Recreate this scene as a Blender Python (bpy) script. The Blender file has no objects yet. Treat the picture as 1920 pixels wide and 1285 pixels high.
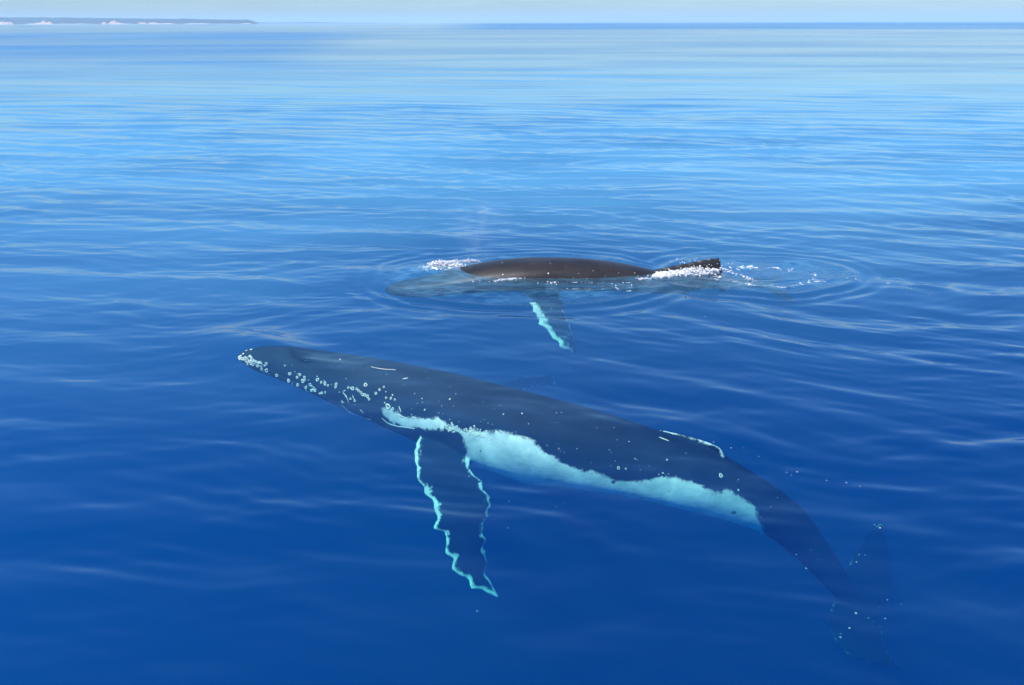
import bpy, bmesh, math, random
import numpy as np
from mathutils import Vector, Matrix, kdtree, bvhtree, noise as mnoise

random.seed(7)
rng = np.random.default_rng(7)
sc = bpy.context.scene
R = math.radians

# ------------------------------------------------------------------ camera
CAM_H = 6.0
F_PX = 1663.0                      # focal length in pixels of a 1920 wide frame
cam_d = bpy.data.cameras.new('camera')
cam = bpy.data.objects.new('camera', cam_d)
sc.collection.objects.link(cam)
sc.camera = cam
cam_d.sensor_width = 36.0
cam_d.lens = 36.0 * F_PX / 1920.0
cam_d.clip_start = 0.1
cam_d.clip_end = 60000.0
cam.location = (0, 0, CAM_H)
cam.rotation_euler = (Matrix.Rotation(R(90 - 19.84), 3, 'X') @ Matrix.Rotation(R(-0.13), 3, 'Z')).to_euler()
CM = np.array(Matrix(cam.rotation_euler.to_matrix()))
CO = np.array((0.0, 0.0, CAM_H))

# ------------------------------------------------------------------ world, sun, exposure
SUN_EL, SUN_AZ = 56.0, 228.0       # azimuth clockwise from +Y: high on the left, a little behind the camera
world = bpy.data.worlds.new('World')
sc.world = world
world.use_nodes = True
wn = world.node_tree.nodes
wl = world.node_tree.links
bg = wn['Background']
sky = wn.new('ShaderNodeTexSky')
sky.sky_type = 'NISHITA'
sky.sun_disc = False
sky.sun_elevation = R(SUN_EL)
sky.sun_rotation = R(SUN_AZ)
sky.altitude = 0
sky.air_density = 1.7
sky.dust_density = 0.3
sky.ozone_density = 10.0
tint = wn.new('ShaderNodeVectorMath')          # the same cool balance over the whole sky
tint.operation = 'MULTIPLY'
tint.inputs[1].default_value = (0.66, 0.94, 1.30)
wl.new(sky.outputs[0], tint.inputs[0])
# very thin high streaks of cloud, a few per cent brighter than the blue
wtc = wn.new('ShaderNodeTexCoord')
wmp = wn.new('ShaderNodeMapping')
wmp.inputs['Scale'].default_value = (5.0, 5.0, 42.0)
wns = wn.new('ShaderNodeTexNoise')
wns.inputs['Scale'].default_value = 2.2
wns.inputs['Detail'].default_value = 5.0
wmr = wn.new('ShaderNodeMapRange')
for i_, v_ in zip((1, 2, 3, 4), (0.42, 0.72, 1.0, 1.10)):
    wmr.inputs[i_].default_value = v_
wsc = wn.new('ShaderNodeVectorMath')
wsc.operation = 'SCALE'
wl.new(wtc.outputs['Generated'], wmp.inputs['Vector'])
wl.new(wmp.outputs[0], wns.inputs['Vector'])
wl.new(wns.outputs['Fac'], wmr.inputs[0])
wl.new(tint.outputs[0], wsc.inputs[0])
wl.new(wmr.outputs[0], wsc.inputs['Scale'])
wl.new(wsc.outputs[0], bg.inputs['Color'])
bg.inputs['Strength'].default_value = 0.097
sun_d = bpy.data.lights.new('sun', 'SUN')
sun = bpy.data.objects.new('sun', sun_d)
sc.collection.objects.link(sun)
sun_d.energy = 4.5
sun_d.angle = R(0.53)
sun_d.color = (1.0, 0.96, 0.9)
sdir = Vector((math.sin(R(SUN_AZ)) * math.cos(R(SUN_EL)), math.cos(R(SUN_AZ)) * math.cos(R(SUN_EL)), math.sin(R(SUN_EL))))
sun.rotation_euler = sdir.to_track_quat('Z', 'Y').to_euler()
sun.location = sdir * 50

sc.view_settings.view_transform = 'Standard'
sc.view_settings.look = 'None'
sc.view_settings.gamma = 1.0
sc.view_settings.use_curve_mapping = False
sc.view_settings.exposure = 0.5
sc.render.engine = 'CYCLES'
sc.cycles.max_bounces = 6
sc.cycles.diffuse_bounces = 2
sc.cycles.glossy_bounces = 2
sc.cycles.transmission_bounces = 2
sc.cycles.volume_bounces = 2
sc.cycles.transparent_max_bounces = 10
sc.cycles.sample_clamp_indirect = 3.0
sc.cycles.sample_clamp_direct = 12.0
sc.cycles.caustics_reflective = False
sc.cycles.caustics_refractive = False
sc.cycles.volume_step_rate = 1.0
sc.cycles.volume_max_steps = 64
sc.cycles.use_denoising = True


# ------------------------------------------------------------------ helpers
def at(px, py, z):
    """world point at height z on the line of sight through a pixel of the 1920 x 1285 photograph"""
    d = CM @ np.array(((px - 960.0) / F_PX, -(py - 642.5) / F_PX, -1.0))
    t = (z - CAM_H) / d[2]
    return CO + d * t


def to_px(p):
    q = (np.asarray(p) - CO) @ CM
    return np.stack((960.0 - q[..., 0] / q[..., 2] * F_PX, 642.5 + q[..., 1] / q[..., 2] * F_PX), -1)


def depth(p):
    return -((np.asarray(p) - CO) @ CM)[..., 2]


def tag(o, label=None, cat=None, group=None, kind=None):
    if label: o['label'] = label
    if cat: o['category'] = cat
    if group: o['group'] = group
    if kind: o['kind'] = kind
    return o


def mesh_np(name, verts, faces, mat=None, parent=None, smooth=True, attrs=None):
    """faces: (n,4) or (n,3) array, or a list of such arrays"""
    if not isinstance(faces, list):
        faces = [faces]
    faces = [np.asarray(f, dtype=np.int32) for f in faces if len(f)]
    me = bpy.data.meshes.new(name)
    verts = np.asarray(verts, dtype=np.float32)
    me.vertices.add(len(verts))
    me.vertices.foreach_set('co', verts.ravel())
    loops = np.concatenate([f.ravel() for f in faces])
    sizes = np.concatenate([np.full(len(f), f.shape[1], dtype=np.int32) for f in faces])
    starts = np.concatenate(([0], np.cumsum(sizes)[:-1])).astype(np.int32)
    me.loops.add(len(loops))
    me.loops.foreach_set('vertex_index', loops)
    me.polygons.add(len(sizes))
    me.polygons.foreach_set('loop_start', starts)
    me.polygons.foreach_set('use_smooth', np.full(len(sizes), smooth))
    me.update(calc_edges=True)
    for k, v in (attrs or {}).items():
        a = me.attributes.new(k, 'FLOAT', 'POINT')
        a.data.foreach_set('value', np.asarray(v, dtype=np.float32))
    o = bpy.data.objects.new(name, me)
    sc.collection.objects.link(o)
    if mat: me.materials.append(mat)
    if parent: o.parent = parent
    return o


def grid_faces(nu, nv, wrap_v=False):
    i = np.arange(nu - 1)[:, None]
    j = np.arange(nv if wrap_v else nv - 1)[None, :]
    a = i * nv + j
    b = i * nv + (j + 1) % nv
    c = (i + 1) * nv + (j + 1) % nv
    d = (i + 1) * nv + j
    return np.stack([x.ravel() for x in np.broadcast_arrays(a, b, c, d)], -1)


def smoothstep(a, b, x):
    t = np.clip((x - a) / (b - a), 0, 1)
    return t * t * (3 - 2 * t)


def catmull(keys, vals, t):
    """monotone-ish cubic interpolation of vals (n,k) at keys"""
    keys = np.asarray(keys, float)
    vals = np.asarray(vals, float)
    if vals.ndim == 1:
        return catmull(keys, vals[:, None], t)[:, 0]
    m = np.gradient(vals, keys, axis=0)
    t = np.clip(t, keys[0], keys[-1])
    i = np.clip(np.searchsorted(keys, t, side='right') - 1, 0, len(keys) - 2)
    h = (keys[i + 1] - keys[i])[:, None]
    s = ((t - keys[i]) / (keys[i + 1] - keys[i]))[:, None]
    return ((2 * s**3 - 3 * s**2 + 1) * vals[i] + (s**3 - 2 * s**2 + s) * h * m[i]
            + (-2 * s**3 + 3 * s**2) * vals[i + 1] + (s**3 - s**2) * h * m[i + 1])


def value_noise(x, y, seed=0):
    """smooth 2-D value noise, about -1..1, numpy"""
    xi = np.floor(x).astype(np.int64)
    yi = np.floor(y).astype(np.int64)
    fx = x - xi
    fy = y - yi
    fx = fx * fx * fx * (fx * (fx * 6 - 15) + 10)
    fy = fy * fy * fy * (fy * (fy * 6 - 15) + 10)

    def hsh(a, b):
        n = (a * 374761393 + b * 668265263 + seed * 974634777) & 0xffffffff
        n = ((n ^ (n >> 13)) * 1274126177) & 0xffffffff
        return ((n ^ (n >> 16)) & 0xffff) / 32767.5 - 1.0
    return ((hsh(xi, yi) * (1 - fx) + hsh(xi + 1, yi) * fx) * (1 - fy)
            + (hsh(xi, yi + 1) * (1 - fx) + hsh(xi + 1, yi + 1) * fx) * fy)


def sd_poly(pts, poly):
    """signed distance (positive inside) from points (n,2) to a polygon, in its units"""
    poly = np.asarray(poly, float)
    d = np.full(len(pts), 1e18)
    inside = np.zeros(len(pts), bool)
    for k in range(len(poly)):
        a, b = poly[k], poly[(k + 1) % len(poly)]
        e = b - a
        w = pts - a
        t = np.clip((w @ e) / max(e @ e, 1e-9), 0, 1)
        q = w - t[:, None] * e
        d = np.minimum(d, (q * q).sum(1))
        c = (a[1] > pts[:, 1]) != (b[1] > pts[:, 1])
        xs = a[0] + (pts[:, 1] - a[1]) / (e[1] if abs(e[1]) > 1e-9 else 1e-9) * e[0]
        inside ^= c & (pts[:, 0] < xs)
    return np.sqrt(d) * np.where(inside, 1, -1)


# ------------------------------------------------------------------ materials
class NT:
    def __init__(self, name):
        self.m = bpy.data.materials.new(name)
        self.m.use_nodes = True
        self.t = self.m.node_tree
        self.t.nodes.clear()
        self.out = self.t.nodes.new('ShaderNodeOutputMaterial')

    def n(self, typ, **kw):
        nd = self.t.nodes.new(typ)
        for k, v in kw.items():
            if k.startswith('i_'):
                nd.inputs[k[2:].replace('_', ' ')].default_value = v
            else:
                setattr(nd, k, v)
        return nd

    def l(self, a, b):
        self.t.links.new(a, b)

    def math(self, op, a, b=None, clamp=False):
        nd = self.t.nodes.new('ShaderNodeMath')
        nd.operation = op
        nd.use_clamp = clamp
        for i, v in enumerate((a, b)):
            if v is None: continue
            if isinstance(v, (int, float)):
                nd.inputs[i].default_value = v
            else:
                self.l(v, nd.inputs[i])
        return nd.outputs[0]

    def maprange(self, v, a, b, c, d, smooth=True):
        nd = self.t.nodes.new('ShaderNodeMapRange')
        nd.interpolation_type = 'SMOOTHSTEP' if smooth else 'LINEAR'
        self.l(v, nd.inputs[0])
        for i, x in zip((1, 2, 3, 4), (a, b, c, d)):
            nd.inputs[i].default_value = x
        return nd.outputs[0]

    def mixc(self, f, a, b):
        nd = self.t.nodes.new('ShaderNodeMix')
        nd.data_type = 'RGBA'
        self.l(f, nd.inputs[0])
        for s, v in ((nd.inputs[6], a), (nd.inputs[7], b)):
            if isinstance(v, tuple):
                s.default_value = v + (1,) if len(v) == 3 else v
            else:
                self.l(v, s)
        return nd.outputs[2]

    def noise(self, vec, scale, detail=2.0, rough=0.5, dist=0.0):
        nd = self.n('ShaderNodeTexNoise')
        nd.inputs['Scale'].default_value = scale
        nd.inputs['Detail'].default_value = detail
        nd.inputs['Roughness'].default_value = rough
        nd.inputs['Distortion'].default_value = dist
        self.l(vec, nd.inputs['Vector'])
        return nd.outputs['Fac']

    def attr(self, name):
        return self.n('ShaderNodeAttribute', attribute_name=name).outputs['Fac']


def water_material():
    t = NT('sea_water')
    geo = t.n('ShaderNodeNewGeometry')
    pos = geo.outputs['Position']
    mp = t.n('ShaderNodeMapping')
    mp.inputs['Rotation'].default_value = (0, 0, R(12))
    mp.inputs['Scale'].default_value = (0.35, 1.0, 1.0)
    t.l(pos, mp.inputs['Vector'])
    n1 = t.noise(mp.outputs[0], 1.6, 3.0, 0.5, 0.3)
    fine = t.noise(pos, 9.0, 4.0, 0.6, 0.6)
    chop = t.attr('chop')
    h = t.math('ADD', t.math('MULTIPLY', n1, WATER_BUMP), t.math('MULTIPLY', t.math('MULTIPLY', fine, chop), 0.035))
    bump = t.n('ShaderNodeBump')
    bump.inputs['Strength'].default_value = 1.0
    bump.inputs['Distance'].default_value = 1.0
    t.l(h, bump.inputs['Height'])
    gl = t.n('ShaderNodeBsdfGlossy')
    gl.distribution = 'MULTI_GGX'
    t.l(bump.outputs[0], gl.inputs['Normal'])
    t.l(t.attr('rough'), gl.inputs['Roughness'])
    gl.inputs['Color'].default_value = (1, 1, 1, 1)
    fr = t.n('ShaderNodeFresnel', i_IOR=1.345)
    t.l(bump.outputs[0], fr.inputs['Normal'])
    tr = t.n('ShaderNodeBsdfTransparent')
    tr.inputs['Color'].default_value = (1, 1, 1, 1)
    mx = t.n('ShaderNodeMixShader')
    # wind-ruffled water: steep little facets, too small to model, mirror less of the low sky
    refl = t.math('MULTIPLY', fr.outputs[0], t.math('SUBTRACT', 1.0, t.attr('ruffle'), clamp=True))
    t.l(refl, mx.inputs[0])
    t.l(gl.outputs[0], mx.inputs[2])
    # painted brightening of the farther water as diffuse colour, plus pale churned bubbles
    lift_and_churn = t.n('ShaderNodeBsdfDiffuse')
    lift_and_churn.inputs['Color'].default_value = (0.20, 0.60, 0.84, 1)
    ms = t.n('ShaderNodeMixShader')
    t.l(t.attr('lift_and_churn'), ms.inputs[0])
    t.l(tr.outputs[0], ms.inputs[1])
    t.l(lift_and_churn.outputs[0], ms.inputs[2])
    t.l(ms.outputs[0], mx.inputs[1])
    # foam lying on the surface
    foam = t.attr('foam')
    v = t.n('ShaderNodeTexVoronoi', feature='DISTANCE_TO_EDGE')
    v.inputs['Scale'].default_value = 3.2
    mpf = t.n('ShaderNodeMapping')
    mpf.inputs['Scale'].default_value = (0.6, 1.1, 1.0)
    nw = t.n('ShaderNodeTexNoise')
    nw.inputs['Scale'].default_value = 2.4
    nw.inputs['Detail'].default_value = 3.0
    t.l(pos, nw.inputs['Vector'])
    vm = t.n('ShaderNodeVectorMath', operation='MULTIPLY_ADD')
    t.l(nw.outputs['Color'], vm.inputs[0])
    vm.inputs[1].default_value = (0.9, 0.9, 0)
    t.l(pos, vm.inputs[2])
    t.l(vm.outputs[0], mpf.inputs['Vector'])
    t.l(mpf.outputs[0], v.inputs['Vector'])
    lace = t.maprange(v.outputs['Distance'], 0.0, 0.10, 1.0, 0.0)
    brk = t.noise(pos, 7.0, 4.0, 0.65)
    ff = t.math('ADD', t.math('MULTIPLY', lace, 0.35), brk)
    ff = t.math('ADD', ff, foam)
    ff = t.maprange(ff, 1.04, 1.20, 0.0, 0.8)
    df = t.n('ShaderNodeBsdfDiffuse')
    df.inputs['Color'].default_value = (0.85, 0.88, 0.9, 1)
    mf = t.n('ShaderNodeMixShader')
    t.l(ff, mf.inputs[0])
    t.l(mx.outputs[0], mf.inputs[1])
    t.l(df.outputs[0], mf.inputs[2])
    t.l(mf.outputs[0], t.out.inputs['Surface'])
    ab = t.n('ShaderNodeVolumeAbsorption')
    ab.inputs['Density'].default_value = WATER_ABS[3]
    ab.inputs['Color'].default_value = tuple(1 - c for c in WATER_ABS[:3]) + (1,)
    vs = t.n('ShaderNodeVolumeScatter')
    vs.inputs['Density'].default_value = WATER_SCAT[3]
    vs.inputs['Color'].default_value = WATER_SCAT[:3] + (1,)
    vs.inputs['Anisotropy'].default_value = 0.45
    ad = t.n('ShaderNodeAddShader')
    t.l(ab.outputs[0], ad.inputs[0])
    t.l(vs.outputs[0], ad.inputs[1])
    t.l(ad.outputs[0], t.out.inputs['Volume'])
    return t.m


WATER_BUMP = 0.010
# per metre: absorption (r,g,b)*density, scattering (r,g,b)*density
WATER_ABS = (0.33, 0.062, 0.018, 1.0)
WATER_SCAT = (0.00, 0.245, 1.0, 0.155)
M_WATER = water_material()


def skin_material(name, rough, spec, lo, hi):
    t = NT(name)
    geo = t.n('ShaderNodeNewGeometry')
    tc = t.n('ShaderNodeTexCoord')
    pos = tc.outputs['Object']
    white = t.attr('white')                          # metres inside the pale patch
    n1 = t.noise(pos, 3.0, 6.0, 0.68, 0.5)
    n2 = t.noise(pos, 24.0, 3.0, 0.6, 0.0)
    w = t.math('ADD', white, t.math('MULTIPLY', t.math('SUBTRACT', n1, 0.5), 0.34))
    w = t.math('ADD', w, t.math('MULTIPLY', t.math('SUBTRACT', n2, 0.5), 0.10))
    mask = t.maprange(w, -0.022, 0.045, 0.0, 1.0)
    # dark
    nd = t.noise(pos, 1.6, 5.0, 0.6, 0.2)
    dark = t.mixc(nd, lo, hi)
    # scratches and scars: thin stretched noise
    mp = t.n('ShaderNodeMapping')
    mp.inputs['Rotation'].default_value = (0.2, 0.3, R(44))
    mp.inputs['Scale'].default_value = (2.0, 40.0, 40.0)
    t.l(pos, mp.inputs['Vector'])
    ns = t.noise(mp.outputs[0], 1.0, 3.0, 0.5, 0.2)
    scr = t.maprange(ns, 0.70, 0.76, 0.0, 0.32)
    dark = t.mixc(scr, dark, (0.22, 0.22, 0.24))
    vo = t.n('ShaderNodeTexVoronoi')
    vo.inputs['Scale'].default_value = 4.5
    vo.inputs['Randomness'].default_value = 1.0
    t.l(pos, vo.inputs['Vector'])
    sep = t.n('ShaderNodeSeparateColor')
    t.l(vo.outputs['Color'], sep.inputs[0])
    rad = t.math('MULTIPLY', t.math('POWER', sep.outputs[0], 6.0), 0.09)
    spot = t.math('LESS_THAN', vo.outputs['Distance'], rad)
    dark = t.mixc(t.math('MULTIPLY', spot, 0.8), dark, (0.6, 0.6, 0.58))
    # pale
    npal = t.noise(pos, 2.2, 5.0, 0.6, 0.4)
    pale = t.mixc(t.maprange(npal, 0.3, 0.75, 0.0, 1.0), (0.90, 0.91, 0.90), (0.46, 0.54, 0.57))
    vo2 = t.n('ShaderNodeTexVoronoi')
    vo2.inputs['Scale'].default_value = 2.6
    t.l(pos, vo2.inputs['Vector'])
    sep2 = t.n('ShaderNodeSeparateColor')
    t.l(vo2.outputs['Color'], sep2.inputs[0])
    rad2 = t.math('MULTIPLY', t.math('POWER', sep2.outputs[1], 3.0), 0.16)
    spot2 = t.math('LESS_THAN', vo2.outputs['Distance'], rad2)
    pale = t.mixc(t.math('MULTIPLY', spot2, 0.85), pale, (0.04, 0.05, 0.06))
    col = t.mixc(mask, dark, pale)
    b = t.n('ShaderNodeBump')
    b.inputs['Strength'].default_value = 0.35
    b.inputs['Distance'].default_value = 0.02
    t.l(t.noise(pos, 14.0, 5.0, 0.6), b.inputs['Height'])
    p = t.n('ShaderNodeBsdfPrincipled')
    t.l(col, p.inputs['Base Color'])
    t.l(b.outputs[0], p.inputs['Normal'])
    p.inputs['Roughness'].default_value = rough
    p.inputs['IOR'].default_value = 1.4
    p.inputs['Specular IOR Level'].default_value = spec
    t.l(p.outputs[0], t.out.inputs['Surface'])
    return t.m


def plain(name, col, rough=0.6, vary=0.3, scale=20.0):
    t = NT(name)
    tc = t.n('ShaderNodeTexCoord')
    f = t.noise(tc.outputs['Object'], scale, 4.0, 0.6)
    c = t.mixc(f, tuple(x * (1 - vary) for x in col), tuple(min(1, x * (1 + vary)) for x in col))
    p = t.n('ShaderNodeBsdfPrincipled')
    t.l(c, p.inputs['Base Color'])
    p.inputs['Roughness'].default_value = rough
    t.l(p.outputs[0], t.out.inputs['Surface'])
    return t.m


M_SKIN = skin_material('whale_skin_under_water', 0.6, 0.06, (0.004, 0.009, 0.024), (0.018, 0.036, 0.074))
M_SKIN_WET = skin_material('wet_whale_skin', 0.40, 0.34, (0.008, 0.008, 0.009), (0.044, 0.038, 0.036))
M_BARN = plain('barnacle_shell', (0.78, 0.76, 0.66), 0.7, 0.2, 60)
M_EYE = plain('dark_eye', (0.02, 0.018, 0.016), 0.1, 0.2, 20)
M_FOAM = plain('white_foam', (0.68, 0.68, 0.69), 0.8, 0.08, 15)
M_DEBRIS = plain('pale_flakes', (0.75, 0.74, 0.66), 0.7, 0.2, 10)
M_HILL = plain('scrub_hills', (0.022, 0.036, 0.030), 0.95, 0.5, 0.02)
M_CLIFF = plain('sand_cliffs', (0.52, 0.34, 0.22), 0.9, 0.55, 0.035)
M_SAND = plain('beach_sand', (0.66, 0.62, 0.52), 0.9, 0.15, 0.01)
M_BED = plain('deep_seabed', (0.02, 0.05, 0.08), 0.9, 0.3, 0.01)


# ------------------------------------------------------------------ the sea
def ellipse_sd(x, y, cx, cy, a, b, rot=0.0):
    c, s = math.cos(rot), math.sin(rot)
    u = ((x - cx) * c + (y - cy) * s) / a
    v = (-(x - cx) * s + (y - cy) * c) / b
    k = np.sqrt(u * u + v * v) + 1e-9
    g = np.sqrt((u / a)**2 + (v / b)**2) / k + 1e-9
    return (k - 1) / g


def build_water():
    def rng_deg(a, b, step):
        n = max(1, int(round(abs(b - a) / step)))
        return list(np.linspace(a, b, n, endpoint=False))
    phi = (rng_deg(80, 46, 2.0) + rng_deg(46, 21, 0.09) + rng_deg(21, 13, 0.03) + rng_deg(13, 1.5, 0.033) + rng_deg(1.5, 1.0, 0.05)
           + list(np.geomspace(1.0, 0.015, 46)))
    phi = np.array(phi)
    az = np.concatenate((np.linspace(-180, -39, 44, endpoint=False), np.linspace(-39, 39, 790),
                         np.linspace(39, 180, 45)[1:-1]))
    r = CAM_H / np.tan(np.radians(phi))
    rr, aa = np.meshgrid(r, np.radians(az), indexing='ij')
    x = rr * np.sin(aa)
    y = rr * np.cos(aa)
    dr = np.gradient(r)[:, None] * np.ones_like(x)
    spacing = np.maximum(dr, rr * np.radians(0.1))
    h = np.zeros_like(x)
    close = 1.15 + 0.9 * smoothstep(15, 10, rr)
    # gentle warp so that crests wander
    wx = x + 1.6 * value_noise(x / 9.0, y / 9.0, 3) + 0.35 * value_noise(x / 2.3, y / 2.3, 4)
    wy = y + 1.1 * value_noise(x / 9.0 + 40, y / 9.0, 5) + 0.22 * value_noise(x / 2.3, y / 2.3 + 9, 6)
    calm = 0.72 + 0.38 * value_noise(x / 11.0 + 3, y / 17.0, 11) + 0.2 * value_noise(x / 4.0, y / 5.0, 12)
    calm = np.clip(calm, 0.2, 1.5)
    near = 1.0 + 0.0 * rr
    g = np.random.default_rng(21)
    for k in range(110):
        lam = 0.30 * (19.0 ** g.random())
        spread = 10 + 15 * (lam < 1.5)
        th = R(g.normal(80, spread))
        kk = 2 * math.pi / lam
        slope = 0.0060 if lam > 3.5 else (0.0135 if lam > 0.9 else 0.0125)
        amp = slope / kk
        fade = smoothstep(1.8, 4.0, lam / spacing)
        ph = g.random() * 6.283
        env = calm if lam < 6 else 1.0
        h += amp * fade * env * (0.85 + 0.35 * smoothstep(16, 26, rr) - 0.55 * smoothstep(45, 110, rr)) * (near if lam < 3 else 1.0) * (close if lam < 2 else 1.0) * np.sin(kk * (math.cos(th) * wx + math.sin(th) * wy) + ph)
    for k in range(22):
        lam = 6.0 * (3.6 ** g.random())
        th = R(g.normal(84, 14))
        kk = 2 * math.pi / lam
        env = smoothstep(22, 70, rr) * calm
        h += 0.0038 / kk * env * smoothstep(1.6, 3.2, lam / spacing) * np.sin(kk * (math.cos(th) * wx + math.sin(th) * wy) + g.random() * 6.283)
    # ---- rings and footprint round the far whale
    cA = at(985, 512, 0); cB = at(1415, 512, 0)
    xa = x + 0.14 * value_noise(x / 1.3, y / 1.3, 21)
    ya = y + 0.14 * value_noise(x / 1.3, y / 1.3, 22)
    sA = ellipse_sd(xa, ya, cA[0], cA[1] - 0.42, 3.65, 2.45, 0.0)
    sB = ellipse_sd(xa, ya, cB[0], cB[1], 2.5, 1.85, 0.0)
    sd = np.minimum(sA, sB)
    reg = np.exp(-np.clip(sd, 0, None)**2 / 0.5**2)
    ring = np.cos(2 * math.pi * (sd + 0.05) / 0.50) * np.exp(-((sd - 0.10) / 0.70)**2) * 0.021 - 0.030 * np.exp(-((sd - 0.45) / 0.35)**2)
    ring += np.cos(2 * math.pi * sB / 0.27) * np.exp(-((sB + 0.6) / 0.55)**2) * 0.0055
    ring += np.cos(2 * math.pi * sA / 0.30) * np.exp(-((sA + 0.55) / 0.5)**2) * 0.0055
    ring *= 0.75 + 0.5 * value_noise(x / 0.9, y / 0.9, 31)
    inside = smoothstep(0.15, -0.25, sd)
    h = h * (1 - 0.62 * smoothstep(1.0, 0.1, sd)) + ring
    for q, (s, am) in enumerate(((0.55, 0.014), (0.28, 0.009), (0.15, 0.0045))):
        h += inside * am * value_noise(x / (s * 1.7) + q, y / s, 41 + q)
    # water piled over the far whale's head
    p = at(800, 512, 0)
    h += 0.13 * np.exp(-(((x - p[0]) / 1.3)**2 + ((y - p[1]) / 0.65)**2))
    p = at(1010, 548, 0)
    sC = (y - p[1]) - 0.10 * (x - p[0]) + 0.12 * np.sin((x - p[0]) * 1.4)
    h += 0.07 * np.exp(-(sC / 0.20)**2) * np.exp(-((x - p[0]) / 2.6)**2)
    # ---- smooth swelling over the near whale's snout and along its back
    p = at(505, 668, 0)
    dx, dy = x - p[0], y - p[1]
    c, s = math.cos(R(-38)), math.sin(R(-38))
    u, v = dx * c + dy * s, -dx * s + dy * c
    h += 0.135 * np.exp(-((u / 1.6)**2 + (v / 0.55)**2))
    h -= 0.030 * np.exp(-(((u + 0.4) / 1.9)**2 + ((v - 1.1) / 0.5)**2))
    h += 0.12 * np.exp(-(((u + 0.2) / 1.5)**2 + ((v - 0.25) / 0.8)**2))
    # fields for the shader
    chop = 0.9 * inside * (0.7 + 0.5 * value_noise(x / 0.8, y / 0.5, 51)) + 0.02
    wind = smoothstep(0.0, 1.0, value_noise(x / 220 + 1.5, y / 160, 61) * 0.5 + 0.5)
    # ruffled patches: on the left beyond about 150 m, and a wide band before the horizon on the right
    patch = smoothstep(0.25, 0.8, wind) * smoothstep(60, 180, rr)
    azd = np.degrees(aa)
    left = smoothstep(-7, -15, azd + 2.5 * value_noise(rr / 90, azd / 6, 71)) * smoothstep(110, 150, rr) * smoothstep(900, 600, rr)
    right = smoothstep(-6, 0, azd) * smoothstep(700, 1100, rr)
    streak = value_noise(x / 60, y / 9, 62) * smoothstep(50, 90, rr) + value_noise(x / 250, y / 40, 63) * smoothstep(120, 300, rr)
    rough = 0.04 + 0.03 * patch + 0.05 * left + 0.05 * right + 0.03 * smoothstep(30, 160, rr) + 0.035 * streak
    rough = np.clip(rough + 0.03 * inside * (0.6 + 0.4 * value_noise(x / 0.7, y / 0.35, 64)), 0.03, 0.6)
    s1 = value_noise(x / 26, y / 7, 91) * smoothstep(35, 60, rr) * smoothstep(260, 140, rr)
    s2 = value_noise(x / 70, y / 22, 92) * smoothstep(100, 180, rr) * smoothstep(900, 500, rr)
    s3 = value_noise(x / 260, y / 90, 93) * smoothstep(350, 600, rr)
    ruffle = 0.10 * smoothstep(40, 120, rr) + 0.34 * left + 0.62 * right * (0.8 + 0.2 * s3) + 0.26 * s1 + 0.22 * s2 + 0.12 * s3
    ruffle = np.clip(ruffle, 0, 0.75)
    lift_y = y + 3.0 * value_noise(x / 9.0, y / 12.0, 81) + 1.0 * value_noise(x / 3.0, y / 4.0, 82) - 0.12 * x * 0
    lift_and_churn = 0.34 * smoothstep(13.5, 40, lift_y) * (1 - 0.55 * smoothstep(70, 200, rr)) * (0.85 + 0.2 * value_noise(x / 7.0, y / 3.0, 83)) + 0.03 * smoothstep(11, 17, lift_y)  # paints the open water brighter beyond the whales, light put in as colour
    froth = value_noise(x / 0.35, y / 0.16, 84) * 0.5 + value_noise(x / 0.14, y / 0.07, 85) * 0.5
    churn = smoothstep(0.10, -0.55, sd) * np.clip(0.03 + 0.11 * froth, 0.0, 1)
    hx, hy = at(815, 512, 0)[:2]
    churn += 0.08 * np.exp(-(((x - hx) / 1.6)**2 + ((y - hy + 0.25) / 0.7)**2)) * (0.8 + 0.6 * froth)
    lift_and_churn = np.clip(lift_and_churn + churn, 0, 0.85)
    pf = np.stack((x.ravel(), y.ravel()), -1)
    foam = np.full(x.shape, -1.0)
    foam = np.maximum(foam, 0.34 - 0.9 * np.abs(ellipse_sd(x, y, *at(1440, 518, 0)[:2], 1.25, 0.85)) * 0.9)
    foam = np.maximum(foam, 0.42 - 1.1 * np.hypot((x - at(1400, 500, 0)[0]) / 1.6, (y - at(1400, 500, 0)[1]) / 0.7))
    foam = np.maximum(foam, 0.50 - 0.8 * np.hypot((x - at(1290, 509, 0)[0]) / 1.5, (y - at(1290, 509, 0)[1]) / 0.6))
    foam = np.maximum(foam, 0.36 - 0.5 * np.hypot((x - at(1100, 545, 0)[0]) / 3.2, (y - at(1100, 545, 0)[1]) / 0.5))
    foam = np.maximum(foam, 0.42 - 0.6 * np.hypot((x - at(820, 512, 0)[0]) / 1.4, (y - at(820, 512, 0)[1]) / 0.7))
    line = np.array([at(*q, 0)[:2] for q in ((1590, 522), (1630, 526), (1670, 532), (1700, 541), (1742, 553))])
    dl = np.full(x.shape, 1e9)
    for a, b in zip(line[:-1], line[1:]):
        e = b - a
        tt = np.clip(((x - a[0]) * e[0] + (y - a[1]) * e[1]) / (e @ e), 0, 1)
        dl = np.minimum(dl, np.hypot(x - a[0] - tt * e[0], y - a[1] - tt * e[1]))
    foam = np.maximum(foam, 0.42 + 0.16 * value_noise(x / 0.5, y / 0.3, 77) - dl / 0.14)
    chop = np.maximum(chop, 0.35 * np.exp(-(dl / 0.25)**2))
    nr, na = x.shape
    V = np.stack((x.ravel(), y.ravel(), h.ravel()), -1)
    n0 = len(V)
    DEEP = -76.0
    # rows run from the camera foot outwards
    F = grid_faces(nr, na, wrap_v=True)[:, ::-1]
    top_c = n0
    V = np.vstack((V, [[0, 0, 0]]))
    ring0 = np.arange(na)
    ringN = (nr - 1) * na + np.arange(na)
    low = n0 + 1 + np.arange(na)
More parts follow.
